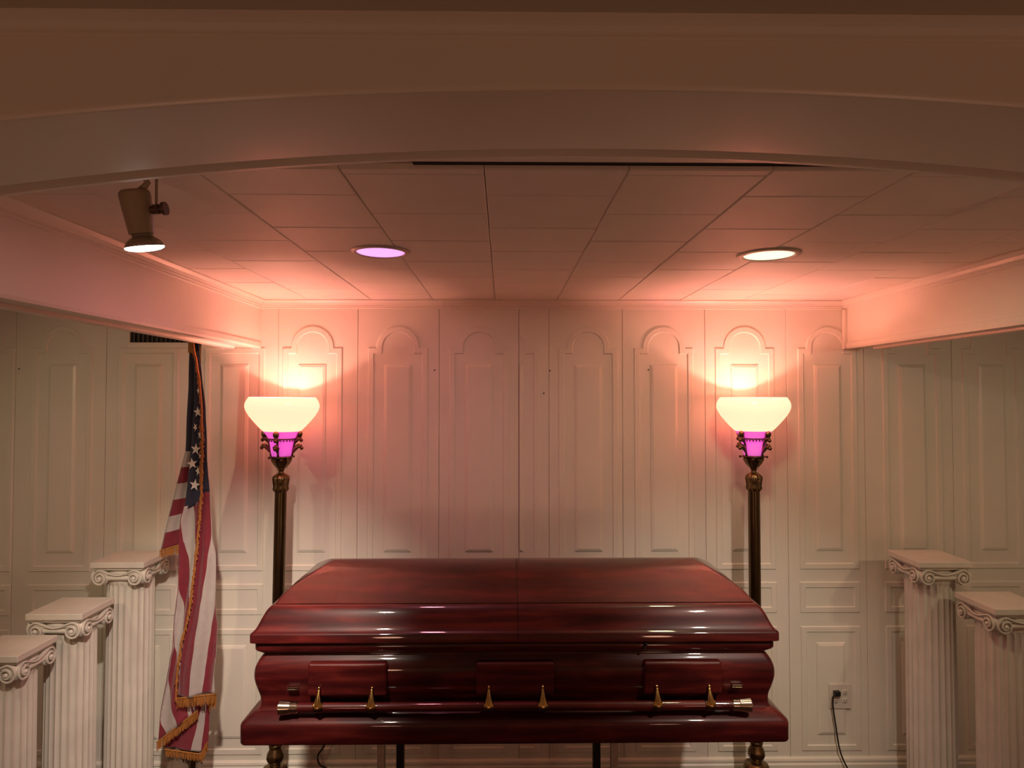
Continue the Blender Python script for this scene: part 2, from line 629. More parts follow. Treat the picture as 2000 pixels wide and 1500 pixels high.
# crown along the back wall of the alcove
pr = [(YB - p, Z_ALC + q) for p, q in [(0, 0), (0.030, 0), (0.030, -0.006), (0.026, -0.010), (0.018, -0.017), (0.012, -0.028), (0.012, -0.034), (0.006, -0.036), (0.006, -0.044), (0, -0.047)]]
m = MB(); m.sweep(pr, 'x', X_BL, wx(868) - 0.0006)
c1 = structure(m.obj('trim_3', M['beam']), 'cream crown moulding on the panelled wall, left length')
m = MB(); m.sweep(pr, 'x', wx(868) + 0.0006, X_BR)
structure(m.obj('trim_4', M['beam']), 'cream crown moulding on the panelled wall, right length')

# arched header in front of the alcove
AX, AZ, AK = 0.16, CAM_Z + 0.437, 0.066


def arch_z(x, d=0.0):
    return AZ - d - AK * (x - AX) ** 2


xs = [XL + (XR - XL) * i / 160 for i in range(161)]
# section of the header: fascia, rounded corner, flat underside, shadow groove, thin lip
hprof = [(Y_A0, None, Z_HALL + 0.02), (Y_A0, 0.010, 0), (Y_A0 + 0.001, 0.005, 0), (Y_A0 + 0.004, 0.001, 0), (Y_A0 + 0.009, 0.0, 0), (Y_A1 - 0.038, 0.0, 0), (Y_A1 - 0.035, 0.003, 0), (Y_A1 - 0.035, 0.060, 0), (Y_A1 - 0.0045, 0.060, 0), (Y_A1 - 0.004, 0.003, 0), (Y_A1, 0.0, 0), (Y_A1 + 0.010, 0.0, 0), (Y_A1 + 0.014, 0.004, 0), (Y_A1 + 0.014, None, Z_ALC + 0.02), (Y_A0 + 0.1, None, Z_HALL + 0.02)]
m = MB()
nh = len(hprof)
for x in xs:
    for (y, dz, z) in hprof:
        m.v.append((x, y, z if dz is None else arch_z(x) + dz))
for a in range(len(xs) - 1):
    for k in range(nh):
        k2 = (k + 1) % nh
        m.f.append((a * nh + k, a * nh + k2, (a + 1) * nh + k2, (a + 1) * nh + k))
m.f += [tuple(range(nh)), tuple(range((len(xs) - 1) * nh, len(xs) * nh))]
m.mi = [0] * len(m.f)
hd = structure(m.obj('trim_5', M['beam'], smooth=28), 'wide painted header with a shallow arched underside')
pr = [(Y_A0 - p, Z_HALL + q) for p, q in [(0, 0), (0.030, 0), (0.030, -0.004), (0.022, -0.007), (0.016, -0.010), (0.010, -0.016), (0.010, -0.019), (0.004, -0.020), (0.004, -0.024), (0, -0.025)]]
m = MB(); m.sweep(pr, 'x', XL, XR)
m.obj('crown_moulding', M['beam'], hd)

# ------------------------------------------------------------------ casket
CX = 0.046
CY = 2.42 + 0.36
HL, HD = 0.991, 0.36


def rect_loop(d, z, r=0.022, seg=5, df=None):
    a, b = HL - d, HD - (d if df is None else df)
    r = min(r, b * 0.9)
    pts = []
    for (sx, sy, a0) in ((1, 1, 0), (-1, 1, 90), (-1, -1, 180), (1, -1, 270)):
        cx, cy = sx * (a - r), sy * (b - r)
        for k in range(seg + 1):
            t = math.radians(a0 + 90.0 * k / seg)
            pts.append((cx + r * math.cos(t), cy + r * math.sin(t), z))
    return pts


def smooth_prof(pts, sub=4):
    """Catmull-Rom through (d, z) points"""
    out = []
    for i in range(len(pts) - 1):
        p0, p1, p2, p3 = pts[max(i - 1, 0)], pts[i], pts[i + 1], pts[min(i + 2, len(pts) - 1)]
        for k in range(sub):
            t = k / sub
            out.append(tuple(0.5 * ((2 * p1[j]) + (-p0[j] + p2[j]) * t + (2 * p0[j] - 5 * p1[j] + 4 * p2[j] - p3[j]) * t * t + (-p0[j] + 3 * p1[j] - 3 * p2[j] + p3[j]) * t ** 3) for j in range(len(p1))))
    out.append(pts[-1])
    return out


def loft(prof, r=0.022):
    mb = MB()
    loops = [rect_loop(p[0], p[1], r) if len(p) == 2 else rect_loop(p[0], p[2], r, df=p[1]) for p in prof]
    n = len(loops[0])
    for lp in loops:
        mb.v += lp
    for k in range(len(loops) - 1):
        for i in range(n):
            j = (i + 1) % n
            mb.f.append((k * n + i, k * n + j, (k + 1) * n + j, (k + 1) * n + i))
    mb.f.append(tuple(range(n - 1, -1, -1)))
    mb.f.append(tuple(range((len(loops) - 1) * n, len(loops) * n)))
    mb.mi = [0] * len(mb.f)
    return mb


Z0 = 0.710
casket = thing('casket', (CX, CY, Z0), 'glossy dark red mahogany casket with closed two-piece lid', 'casket')


def zz(pts):
    return [(d, z - Z0) for d, z in pts]


base_prof = zz([(0.010, 0.7105), (0.003, 0.713), (0.0, 0.720), (0.0, 0.778), (0.003, 0.787), (0.010, 0.794), (0.024, 0.806), (0.036, 0.814), (0.046, 0.818)])
o = loft(base_prof).obj('base_moulding', M['wood3'], casket, smooth=38)
body_prof = zz([(0.046, 0.817), (0.050, 0.822)]) + smooth_prof(zz([(0.052, 0.830), (0.053, 0.846), (0.051, 0.864), (0.044, 0.890), (0.037, 0.920), (0.035, 0.945), (0.038, 0.970), (0.047, 0.992), (0.058, 1.008)]), 4) + zz([(0.061, 1.012), (0.061, 1.016)])
o = loft(body_prof).obj('body', M['wood2'], casket, smooth=38)
rim_prof = zz([(0.061, 1.0155), (0.052, 1.022), (0.040, 1.032), (0.037, 1.037), (0.037, 1.054), (0.040, 1.058), (0.046, 1.0585)])
loft(rim_prof).obj('rim_moulding', M['wood2'], casket, smooth=38)
lid_lo = zz([(0.046, 1.0615), (0.030, 1.0625), (0.024, 1.066), (0.024, 1.092), (0.026, 1.097), (0.032, 1.101)]) + smooth_prof(zz([(0.034, 1.1025), (0.041, 1.112), (0.050, 1.130), (0.059, 1.150), (0.068, 1.166), (0.077, 1.177), (0.086, 1.183)]), 3) + zz([(0.090, 1.184)])
crown_pts = [(0.0935, 0.0935, 1.188), (0.099, 0.112, 1.197), (0.107, 0.138, 1.2095), (0.128, 0.172, 1.226), (0.153, 0.205, 1.241), (0.178, 0.240, 1.256), (0.202, 0.275, 1.2685), (0.224, 0.310, 1.278), (0.240, 0.337, 1.2825), (0.250, 0.352, 1.284)]
lid_hi = [(0.090, 0.090, 1.1825 - Z0), (0.0925, 0.0925, 1.1825 - Z0)] + smooth_prof([(a, b, c - Z0) for a, b, c in crown_pts], 4)


def lid_piece(pf, pn, mat, x_lo, x_hi, shrink=0.0):
    me = loft(pf, 0.014).mesh(pn, M[mat])
    bm = bmesh.new(); bm.from_mesh(me)
    for xc, nx in ((x_lo, -1), (x_hi, 1)):
        if xc is None:
            continue
        r = bmesh.ops.bisect_plane(bm, geom=bm.verts[:] + bm.edges[:] + bm.faces[:], plane_co=(xc, 0, 0), plane_no=(nx, 0, 0), clear_outer=True)
        eds = [e for e in r['geom_cut'] if isinstance(e, bmesh.types.BMEdge)]
        bmesh.ops.contextual_create(bm, geom=eds)
    bmesh.ops.recalc_face_normals(bm, faces=bm.faces)
    if shrink:
        for v in bm.verts:
            v.co.y *= 1 - shrink / HD
            v.co.z -= shrink
    bm.to_mesh(me); bm.free()
    me.polygons.foreach_set('use_smooth', [True] * len(me.polygons))
    me.set_sharp_from_angle(angle=math.radians(38))
    return me


XS = 0.008
for sgn in (-1, 1):
    lim = (None, XS - 0.0013) if sgn < 0 else (XS + 0.0013, None)
    lid = link('lid', lid_piece(lid_lo, 'lid', 'wood2', *lim), casket)
    link('lid_crown', lid_piece(lid_hi, 'lid_crown', 'wood', *lim), lid)
sm = link('lid_seam', lid_piece(lid_lo, 'lid_seam', 'dark', XS - 0.0012, XS + 0.0012, 0.002), casket)
link('seam_crown', lid_piece(lid_hi, 'seam_crown', 'dark', XS - 0.0012, XS + 0.0012, 0.002), sm)

# plaques carrying the handle arms
LY = -HD
for px in (-0.610, -0.003, 0.609):
    mb = MB()
    w, z0, z1 = 0.142, 0.876 - Z0, 0.994 - Z0
    mb.box(px - w, px + w, LY + 0.018, LY + 0.062, z0, z1)
    o = mb.obj('plaque', M['wood2'], casket)
    bevel(o, 0.009, 4)
# handle bar, arms, end caps
bar_y, bar_z = LY + 0.012, 0.842 - Z0
mb = MB(); mb.tube([(-0.800, bar_y, bar_z), (0.800, bar_y, bar_z)], 0.0165, 20)
mb.obj('handle_bar', M['wood2'], casket, smooth=40)
for s in (-1, 1):
    mb = MB()
    x0 = s * 0.782
    mb.tube([(x0, bar_y, bar_z), (x0 + s * 0.004, bar_y, bar_z), (x0 + s * 0.026, bar_y, bar_z), (x0 + s * 0.028, bar_y, bar_z), (x0 + s * 0.066, bar_y, bar_z), (x0 + s * 0.070, bar_y, bar_z)],
            [0.017, 0.0205, 0.0205, 0.0225, 0.0265, 0.022], 20)
    o = mb.obj('handle_end_cap', M['chrome'], casket, smooth=35)
    o['label'] = 'pale gold cylindrical cap on the handle bar'
    # chrome bar modelled in place of the cap's reflection in the glossy body
    mb = MB(); mb.box(x0 + s * 0.008, x0 + s * 0.046, LY + 0.026, LY + 0.040, 0.898 - Z0, 0.907 - Z0)
    bevel(mb.obj('cap_reflection', M['chrome'], casket), 0.002)
for ax in (-0.709, -0.519, -0.098, 0.097, 0.511, 0.701):
    mb = MB()
    # teardrop arm: slender tip on the plaque, swelling down to clasp the bar
    pts, rad = [], []
    for k in range(13):
        t = k / 12
        y = LY + 0.014 - 0.020 * math.sin(t * PI * 0.55)
        z = (0.908 - Z0) + (0.846 - 0.908) * t
        pts.append((ax, y, z))
        rad.append(0.0035 + 0.0145 * (t ** 1.35) if t < 0.93 else 0.0165)
    n = 16
    vs, fs = [], []
    for i, (p, r) in enumerate(zip(pts, rad)):
        for k in range(n):
            a = 2 * PI * k / n
            rr = r * (1 + 0.16 * math.cos(4 * a) * (i / 12))
            vs.append((p[0] + rr * math.cos(a), p[1] + rr * 0.8 * math.sin(a), p[2]))
    for i in range(12):
        for k in range(n):
            fs.append((i * n + k, i * n + (k + 1) % n, (i + 1) * n + (k + 1) % n, (i + 1) * n + k))
    fs.append(tuple(range(n))); fs.append(tuple(range(12 * n, 13 * n)))
    mb.add(vs, fs)
    mb.ball((ax, LY + 0.012, 0.910 - Z0), 0.0055)
    arm = mb.obj('handle_arm', M['gold'], casket, smooth=60)
    arm['label'] = 'gold teardrop handle arm'
    mb = MB(); mb.tube([(ax - 0.016, bar_y, bar_z), (ax - 0.014, bar_y, bar_z), (ax + 0.014, bar_y, bar_z), (ax + 0.016, bar_y, bar_z)], [0.0172, 0.0188, 0.0188, 0.0172], 20)
    mb.obj('clasp_ring', M['bronze'], arm, smooth=35)
mb = MB()
mb.box(0.468, 0.476, LY + 0.030, LY + 0.040, 1.036 - Z0, 1.052 - Z0)
mb.ball((0.476, LY + 0.031, 1.055 - Z0), 0.006)
mb.obj('lid_catch', M['dark_metal'], casket)

# ------------------------------------------------------------------ bier under the casket
bier = thing('casket_bier', (-0.02, CY, 0), 'low bier with pale front legs under the casket', 'bier')
for s in (-1, 1):
    lx = s * 0.447
    mb = MB(); mb.box(lx - 0.014, lx + 0.014, -0.20, -0.17, 0.0, 0.685)
    bevel(mb.obj('leg', M['pale_wood'], bier), 0.002)
    mb = MB(); mb.box(lx * 0.97 - 0.016, lx * 0.97 + 0.016, 0.19, 0.23, 0.0, 0.685)
    bevel(mb.obj('leg', M['dark_metal'], bier), 0.003)  # rear legs: the shade under the casket is put into this dark colour
    mb = MB(); mb.box(lx - 0.014, lx + 0.014, -0.168, 0.188, 0.635, 0.685)
    mb.obj('cross_rail', M['dark_metal'], bier)
for y in (-0.185, 0.21):
    mb = MB(); mb.box(-0.70, 0.70, y - 0.02, y + 0.02, 0.6855, 0.7095)
    mb.obj('top_rail', M['dark_metal'], bier)

# ------------------------------------------------------------------ torchiere lamps
LAMP_H = 1.955


def lz(py):
    return LAMP_H - (py - 780.0) / 396.0


def make_lamp(name, loc, rz, lean, label):
    root = thing(name, loc, label, 'floor lamp', 'pair of torchiere lamps')
    root.rotation_euler = (0, lean, rz)
    # base and foot
    mb = MB()
    mb.lathe([(0.135, 0.0), (0.138, 0.012), (0.128, 0.024), (0.110, 0.030), (0.100, 0.045), (0.080, 0.065), (0.066, 0.090), (0.061, 0.120), (0.062, 0.150), (0.055, 0.168), (0.034, 0.180)], 40, mod=lambda a, z: 1 + 0.03 * math.cos(8 * a) * (0.05 < z < 0.16))
    mb.obj('base', M['bronze'], root, smooth=50)
    mb = MB()
    mb.lathe([(0.026, 0.180), (0.024, 0.188), (0.034, 0.200), (0.040, 0.216), (0.038, 0.232), (0.030, 0.250), (0.026, 0.262), (0.031, 0.268), (0.031, 0.276), (0.027, 0.282)], 32, mod=lambda a, z: 1 + 0.05 * math.cos(10 * a) * (0.195 < z < 0.25))
    mb.obj('foot_vase', M['bronze'], root, smooth=50)
    # pole, slightly reeded
    mb = MB()
    mb.lathe([(0.029, 0.282), (0.028, lz(960))], 48, mod=lambda a, z: 1 + 0.02 * math.cos(12 * a))
    mb.obj('pole', M['bronze_pole'], root, smooth=60)
    # leaf collar
    mb = MB()
    mb.lathe([(0.030, lz(962)), (0.037, lz(957)), (0.034, lz(953)), (0.036, lz(946)), (0.039, lz(938)), (0.037, lz(933)), (0.027, lz(929)), (0.014, lz(926)), (0.012, lz(923)), (0.017, lz(920)), (0.011, lz(917))], 48, mod=lambda a, z: 1 + 0.07 * math.cos(12 * a) * (z < lz(930)))
    mb.obj('leaf_collar', M['bronze'], root, smooth=50)
    # bowl under the cage
    mb = MB()
    mb.lathe([(0.014, lz(919)), (0.024, lz(916)), (0.038, lz(909)), (0.048, lz(902)), (0.050, lz(899)), (0.046, lz(897.5)), (0.056, lz(896.5)), (0.056, lz(894)), (0.048, lz(893))], 48, mod=lambda a, z: 1 + 0.05 * math.cos(10 * a) * (z < lz(900)))
    cup = mb.obj('cage_bowl', M['bronze'], root, smooth=50)
    for k in range(4):
        a = PI / 4 + k * PI / 2
        mb = MB()
        mb.ball((0.063 * math.cos(a), 0.063 * math.sin(a), lz(896)), 0.0065)
        mb.obj('knob', M['bronze'], cup, smooth=180)
    # cage ring with a beaded hem
    mb = MB()
    zr = lz(860)
    mb.tube([(0.068 * math.cos(2 * PI * k / 40), 0.068 * math.sin(2 * PI * k / 40), zr) for k in range(40)], 0.0035, 6, closed=True)
    for k in range(28):
        a = 2 * PI * k / 28
        mb.ball((0.067 * math.cos(a), 0.067 * math.sin(a), zr - 0.008), 0.0045, 6, 4)
    mb.obj('cage_ring', M['bronze'], root, smooth=180)
    # four arms with scrolling leaves and a bud on top
    for k in range(4):
        a = -PI / 2 + k * PI / 2
        ca, sa = math.cos(a), math.sin(a)

        def R(r, z, s=0.0):
            return (r * ca - s * sa, r * sa + s * ca, z)
        mb = MB()
        mb.tube([R(0.050, lz(895)), R(0.053, lz(888)), R(0.057, lz(878)), R(0.062, lz(869)), R(0.070, lz(860)), R(0.079, lz(853))], [0.0065, 0.005, 0.0048, 0.0055, 0.0065, 0.006], 8)
        # bead halfway
        mb.ball(R(0.060, lz(876)), 0.007, 8, 5)
        # upper and lower scroll leaves, curling outwards
        for (r0, z0, r1, z1, th) in ((0.064, 868, 0.094, 860, 0.0075), (0.056, 886, 0.097, 875, 0.0085)):
            pts = []
            for q in range(9):
                t = q / 8
                pts.append(R(r0 + (r1 - r0) * t, lz(z0) + (lz(z1) - lz(z0)) * math.sin(t * PI * 0.62) * 1.25 - 0.004 * t * t))
            mb.tube(pts, [th * (0.7 + 0.6 * math.sin(PI * q / 8)) for q in range(9)], 8)
            mb.ball(R(r1, lz(z1) - 0.007), 0.0095, 8, 5)
            mb.ball(R(r1 - 0.006, lz(z1) + 0.004), 0.009, 8, 5)
            for s in (-1, 1):
                pts2 = [R(p0, z, s * 0.011 * math.sin(PI * q / 5)) for q, (p0, z) in enumerate([(r0 + (r1 - r0) * w, lz(z0) + (lz(z1) - lz(z0)) * math.sin(w * PI * 0.6)) for w in (0.1, 0.3, 0.5, 0.7, 0.85, 0.95)])]
                mb.tube(pts2, 0.0052, 6)
        arm = mb.obj('cage_arm', M['bronze'], root, smooth=180)
        mb = MB()
        mb.ball(R(0.086, lz(851)), 0.0150, 12, 8, sz=1.15)
        for q in range(8):
            b = 2 * PI * q / 8
            mb.ball(R(0.086 + 0.009 * math.cos(b), lz(851) + 0.006, 0.009 * math.sin(b)), 0.005, 6, 4)
        mb.obj('bud', M['bronze'], arm, smooth=180)
    # opal glass: flared bowl running down to a narrow neck inside the cage
    outer = [(0.046, lz(893)), (0.050, lz(885)), (0.054, lz(872)), (0.060, lz(862)), (0.070, lz(854)), (0.088, lz(845.5)), (0.112, lz(836)), (0.136, lz(825)), (0.156, lz(815)), (0.169, lz(806)), (0.1745, lz(799)), (0.174, lz(793)), (0.168, lz(787)), (0.157, lz(780))]
    inner = [(max(r - 0.004, 0.01), z) for r, z in outer[::-1]]
    inner[0] = (0.1535, lz(780))
    ks = 5
    mb = MB()
    mb.lathe(outer[ks:] + inner[:len(inner) - ks], 64, cap0=False, cap1=False)
    gl = mb.obj('glass_shade', M['opal'], root, smooth=60)
    mb = MB()
    mb.lathe(outer[:ks + 1] + inner[len(inner) - ks - 1:], 64, cap0=False, cap1=False)
    nk = mb.obj('glass_neck', M['opal_neck'], root, smooth=60)
    nk['label'] = 'pink glowing lower glass inside the bronze cage'
    gl['label'] = 'glowing cream opal glass bowl'
    # bulbs
    mb = MB()
    zb = LAMP_H - 0.150
    mb.ball((0, 0, zb), 0.026, 16, 10)
    wb = mb.obj('warm_bulb', M['bulb'], root, smooth=180)
    wb['label'] = 'warm glowing bulb inside the glass bowl'
    mb = MB()
    mb.ball((0, 0, lz(874)), 0.017, 12, 8)
    pb = mb.obj('pink_bulb', M['pink_bulb'], root, smooth=180)
    pb['label'] = 'pink glowing bulb in the neck of the glass'
    mb = MB(); mb.lathe([(0.016, lz(892)), (0.016, lz(880)), (0.010, lz(879))], 16)
    mb.obj('socket', M['bronze'], root, smooth=50)
    for (nm, z, w, col, sz) in (('bulb_light', LAMP_H - 0.118, W_BULB, (1.0, 0.42, 0.31), 0.022), ('pink_light', lz(861), W_PINK, (1.0, 0.12, 0.85), 0.012)):
        d = bpy.data.lights.new(nm, 'POINT')
        d.energy = w; d.color = col; d.shadow_soft_size = sz
        lo = bpy.data.objects.new(nm, d); COL.objects.link(lo)
        lo.parent = root; lo.location = (0, 0, z)
    return root


make_lamp('torchiere_lamp', (-1.105, 3.28, 0), 0.0, 0.012, 'bronze torchiere lamp with glowing glass bowl beside the flag')
make_lamp('torchiere_lamp', (1.236, 3.28, 0), math.radians(30), 0.0, 'bronze torchiere lamp with glowing glass bowl beside the wall outlet')

# ------------------------------------------------------------------ spotlights behind the arch


def make_spot(name, loc, label, lamp_w, aim, col, tilt, angle=88, group='ceiling spotlights'):
    root = thing(name, loc, label, 'spotlight', group)
    rot = Matrix.Rotation(tilt[0], 4, 'X') @ Matrix.Rotation(tilt[1], 4, 'Y')

    def put(mb):
        mb.v = [tuple(rot @ Vector(p)) for p in mb.v]
        return mb
    mb = MB()
    mb.lathe([(0.020, 0.050), (0.027, 0.049), (0.031, 0.044), (0.032, 0.038), (0.0305, 0.010), (0.028, -0.020), (0.0262, -0.044), (0.0225, -0.044), (0.0225, -0.030)], 32)
    put(mb).obj('housing', M['fix'], root, smooth=50)
    mb = MB()
    mb.lathe([(0.021, -0.032), (0.021, -0.048), (0.0225, -0.051), (0.029, -0.055), (0.035, -0.061), (0.0385, -0.068), (0.0395, -0.0725)], 32)
    bulb = put(mb).obj('reflector_bulb', M['par_glass'], root, smooth=50)
    mb = MB()
    mb.lathe([(0.0395, -0.0727), (0.0385, -0.0755), (0.032, -0.0785), (0.020, -0.0805), (0.006, -0.081)], 32)
    f = put(mb).obj('bulb_face', M['par_face'], bulb, smooth=180)
    f['label'] = 'bright white bulb face'
    # swivel: pivot, knob, drop rod to the ceiling
    mb = MB()
    mb.tube([(0.026, 0, 0.004), (0.044, 0, 0.004)], 0.0085, 12)
    mb.tube([(0.041, 0, -0.006), (0.041, 0, 0.014)], 0.008, 10)
    put(mb).obj('pivot', M['fix_dark'], root, smooth=40)
    mb = MB()
    mb.tube([(0.046, 0, 0.004), (0.054, 0, 0.004), (0.055, 0, 0.004), (0.062, 0, 0.004)], [0.006, 0.006, 0.0145, 0.0145], 14)
    put(mb).obj('knob', M['fix_dark'], root, smooth=40)
    pv = rot @ Vector((0.041, 0, 0.008))
    top = Z_ALC - loc[2]
    mb = MB()
    mb.tube([pv, (pv.x, pv.y, top - 0.012)], 0.003, 8)
    mb.lathe([(0.004, top - 0.014), (0.022, top - 0.012), (0.024, top - 0.002), (0.024, top - 0.0005)], 20, c=(pv.x, pv.y, 0))
    mb.obj('drop_rod', M['fix'], root, smooth=40)
    mb = MB()
    mb.tube([rot @ Vector(p) for p in ((0.012, 0, 0.048), (0.026, 0, 0.055), (0.033, 0, 0.062), (0.030, 0, 0.070), (0.022, 0, 0.072))], [0.006, 0.007, 0.0065, 0.006, 0.005], 8)
    mb.obj('cable_hook', M['fix'], root, smooth=60)
    fl = rot @ Vector((0, 0, -0.092))
    d = bpy.data.lights.new('spot_light', 'SPOT')
    d.energy = lamp_w; d.color = col; d.shadow_soft_size = 0.036
    d.spot_size = math.radians(angle); d.spot_blend = 1.0
    lo = bpy.data.objects.new('spot_light', d); COL.objects.link(lo)
    lo.parent = root; lo.location = fl
    v = Vector(aim) - (Vector(loc) + fl)
    lo.rotation_euler = v.to_track_quat('-Z', 'Y').to_euler()
    return root


make_spot('spotlight', (-0.795, 1.45, 2.358), 'beige canister spotlight hanging left behind the arched header', W_SPOT, (-1.3, 3.5, 0.15), C_SPOT, (math.radians(10), math.radians(-6.5)), 56)
make_spot('spotlight', (1.30, 1.45, 2.358), 'beige canister spotlight right of the frame behind the arched header', W_SPOT * 0.45, (1.05, 3.5, 0.15), C_SPOT, (math.radians(10), math.radians(6.5)), 56)
make_spot('spotlight', (-2.15, 1.60, 2.30), 'beige canister spotlight in the left side bay out of frame', W_BAY, (-1.95, 3.5, 1.35), C_BAY, (math.radians(35), 0), 84)
make_spot('spotlight', (2.75, 1.60, 2.30), 'beige canister spotlight in the right side bay out of frame', W_BAY * 0.7, (2.3, 3.5, 1.3), C_BAY, (math.radians(35), 0), 84)

# ------------------------------------------------------------------ recessed downlights


def downlight(x, y, r_out, r_in, lens, col, w, label):
    root = thing('recessed_downlight', (x, y, Z_ALC), label, 'ceiling light', 'recessed downlights')
    mb = MB()
    mb.lathe([(r_in, -0.002), (r_in, -0.005), (r_in + 0.004, -0.008), (r_out - 0.006, -0.006), (r_out, -0.002)], 48, cap0=False, cap1=False)
    mb.obj('trim_ring', M['trim_ring'], root, smooth=50)
    mb = MB()
    mb.lathe([(r_in - 0.0005, -0.002), (r_in - 0.003, -0.004), (r_in * 0.6, -0.0052), (0.004, -0.0056)], 48)
    l = mb.obj('lens', lens, root, smooth=180)
    d = bpy.data.lights.new('downlight_light', 'AREA')
    d.shape = 'DISK'; d.size = r_in * 1.8; d.energy = w; d.color = col
    lo = bpy.data.objects.new('downlight_light', d); COL.objects.link(lo)
    lo.parent = root; lo.location = (0, 0, -0.012)
    return root


downlight(-0.428, 2.316, 0.103, 0.083, M['lens_pink'], (1.0, 0.36, 0.46), W_DOWN, 'recessed ceiling downlight with violet lens')
downlight(0.945, 2.345, 0.110, 0.086, M['lens_warm'], (1.0, 0.85, 0.5), W_DOWN, 'recessed ceiling downlight with pale yellow lens')

# ------------------------------------------------------------------ ionic pedestals


def make_pedestal(name, x0, y0, w, ztop, label, group):
    """x0: left edge of the top slab, y0: its front edge"""
    cx, cy = x0 + w / 2, y0 + w / 2
    root = thing(name, (cx, cy, 0), label, 'pedestal', group)
    h = w / 2
    zt = ztop
    # abacus
    mb = MB()
    mb.box(-h, h, -h, h, zt - 0.027, zt)
    a = mb.obj('abacus', M['plaster'], root); bevel(a, 0.003)
    # shaft with 24 flutes, rounded flute ends
    R = w * 0.42
    nf, ns = 24, 8
    n = nf * ns
    zb, zs = 0.105, zt - 0.098
    prof = [(zb, 0.0), (zb + 0.006, 0.0), (zb + 0.014, 0.5), (zb + 0.022, 0.9), (zb + 0.034, 1.0), (zs - 0.034, 1.0), (zs - 0.022, 0.9), (zs - 0.014, 0.5), (zs - 0.008, 0.0), (zs + 0.02, 0.0)]
    vs, fs = [], []
    for (z, dep) in prof:
        for k in range(n):
            an = 2 * PI * k / n
            ph = (k % ns) / ns
            d = math.sin(PI * ph) ** 0.8 if 0 < ph < 1 else 0.0
            taper = 1.0 - 0.03 * (z - zb) / (zs - zb)
            r = R * taper * (1 - 0.075 * d * dep)
            vs.append((r * math.cos(an), r * math.sin(an), z))
    for i in range(len(prof) - 1):
        for k in range(n):
            k2 = (k + 1) % n
            fs.append((i * n + k, i * n + k2, (i + 1) * n + k2, (i + 1) * n + k))
    mb = MB(); mb.add(vs, fs)
    mb.obj('shaft', M['plaster'], root, smooth=35)
    # base: torus, scotia, plinth
    mb = MB()
    mb.lathe([(R * 1.06, 0.045), (R * 1.11, 0.052), (R * 1.12, 0.064), (R * 1.10, 0.074), (R * 1.08, 0.080), (R * 1.04, 0.088), (R * 1.07, 0.094), (R * 1.07, 0.100), (R * 1.03, 0.106), (R * 0.98, 0.108)], 48)
    mb.obj('base_torus', M['plaster'], root, smooth=50)
    mb = MB(); p = h
    mb.box(-p, p, -p, p, 0, 0.045)
    bevel(mb.obj('plinth', M['plaster'], root), 0.004)
    # capital core and roll
    mb = MB()
    zc = zt - 0.027
    mb.lathe([(R * 0.98, zs + 0.012), (R * 1.05, zs + 0.018), (R * 1.05, zs + 0.026), (R * 0.98, zs + 0.031), (R * 1.02, zs + 0.040), (R * 0.96, zs + 0.05), (R * 0.96, zc - 0.008)], 48)
    hb = h * 0.90
    mb.box(-hb, hb, -hb, hb, zc - 0.012, zc)
    cap = mb.obj('capital', M['plaster'], root, smooth=40)
    # volutes on the four faces
    vr = 0.036
    vcx, vcz = h * 0.64, zc - 0.048
    yf = -h * 0.93
    for f in range(4):
        rz = Matrix.Rotation(f * PI / 2, 4, 'Z')
        mb = MB()
        path = []

        def spiral(s):
            out = []
            for q in range(34):
                t = q / 33
                an = PI / 2 + s * (-1) * 0 + t * 2 * PI * 1.75
                r = vr * (1 - 0.78 * t)
                out.append((s * vcx + s * r * math.sin(an - PI / 2) * 1.0, yf - 0.004 - 0.008 * t, vcz + r * math.cos(an - PI / 2)))
            return out
        left = spiral(-1)[::-1]
        right = spiral(1)
        mid = []
        for q in range(1, 12):
            t = q / 12
            x = -vcx + 2 * vcx * t
            sag = 0.022 * math.sin(PI * t) ** 1.4
            mid.append((x, yf - 0.004, vcz + vr - sag))
        path = left + mid + right
        mb.tube(path, 0.0048, 6)
        path2 = [(x, yf, vcz + vr - 0.011 - 0.014 * math.sin(PI * (x + vcx) / (2 * vcx)) ** 1.4) for x in [(-vcx + 2 * vcx * q / 12) for q in range(13)]]
        mb.tube(path2, 0.0035, 6)
        for s in (-1, 1):
            # drum of the volute behind the scroll, and its eye
            mb.tube([(s * vcx, yf + 0.030, vcz), (s * vcx, yf + 0.004, vcz), (s * vcx, yf, vcz)], [vr * 0.92, vr * 0.98, vr * 0.86], 20)
            mb.ball((s * vcx, yf - 0.010, vcz), 0.0095, 10, 6)
        # egg roll between the volutes
        mb.tube([(-vcx + 0.015, yf + 0.010, vcz - 0.002), (vcx - 0.015, yf + 0.010, vcz - 0.002)], 0.012, 12)
        mb.v = [tuple(rz @ Vector(p2)) for p2 in mb.v]
        mb.obj('volute_scroll', M['plaster'], cap, smooth=60)
    # corner cheeks joining neighbouring volutes
    for k in range(4):
        a2 = PI / 4 + k * PI / 2
        mb = MB()
        cxx, cyy = (h * 0.80) * math.cos(a2) * 1.18, (h * 0.80) * math.sin(a2) * 1.18
        mb.ball((cxx * 0.86, cyy * 0.86, vcz), vr * 0.95, 14, 10, sz=1.0)
        mb.obj('volute_cheek', M['plaster'], cap, smooth=180)
    return root


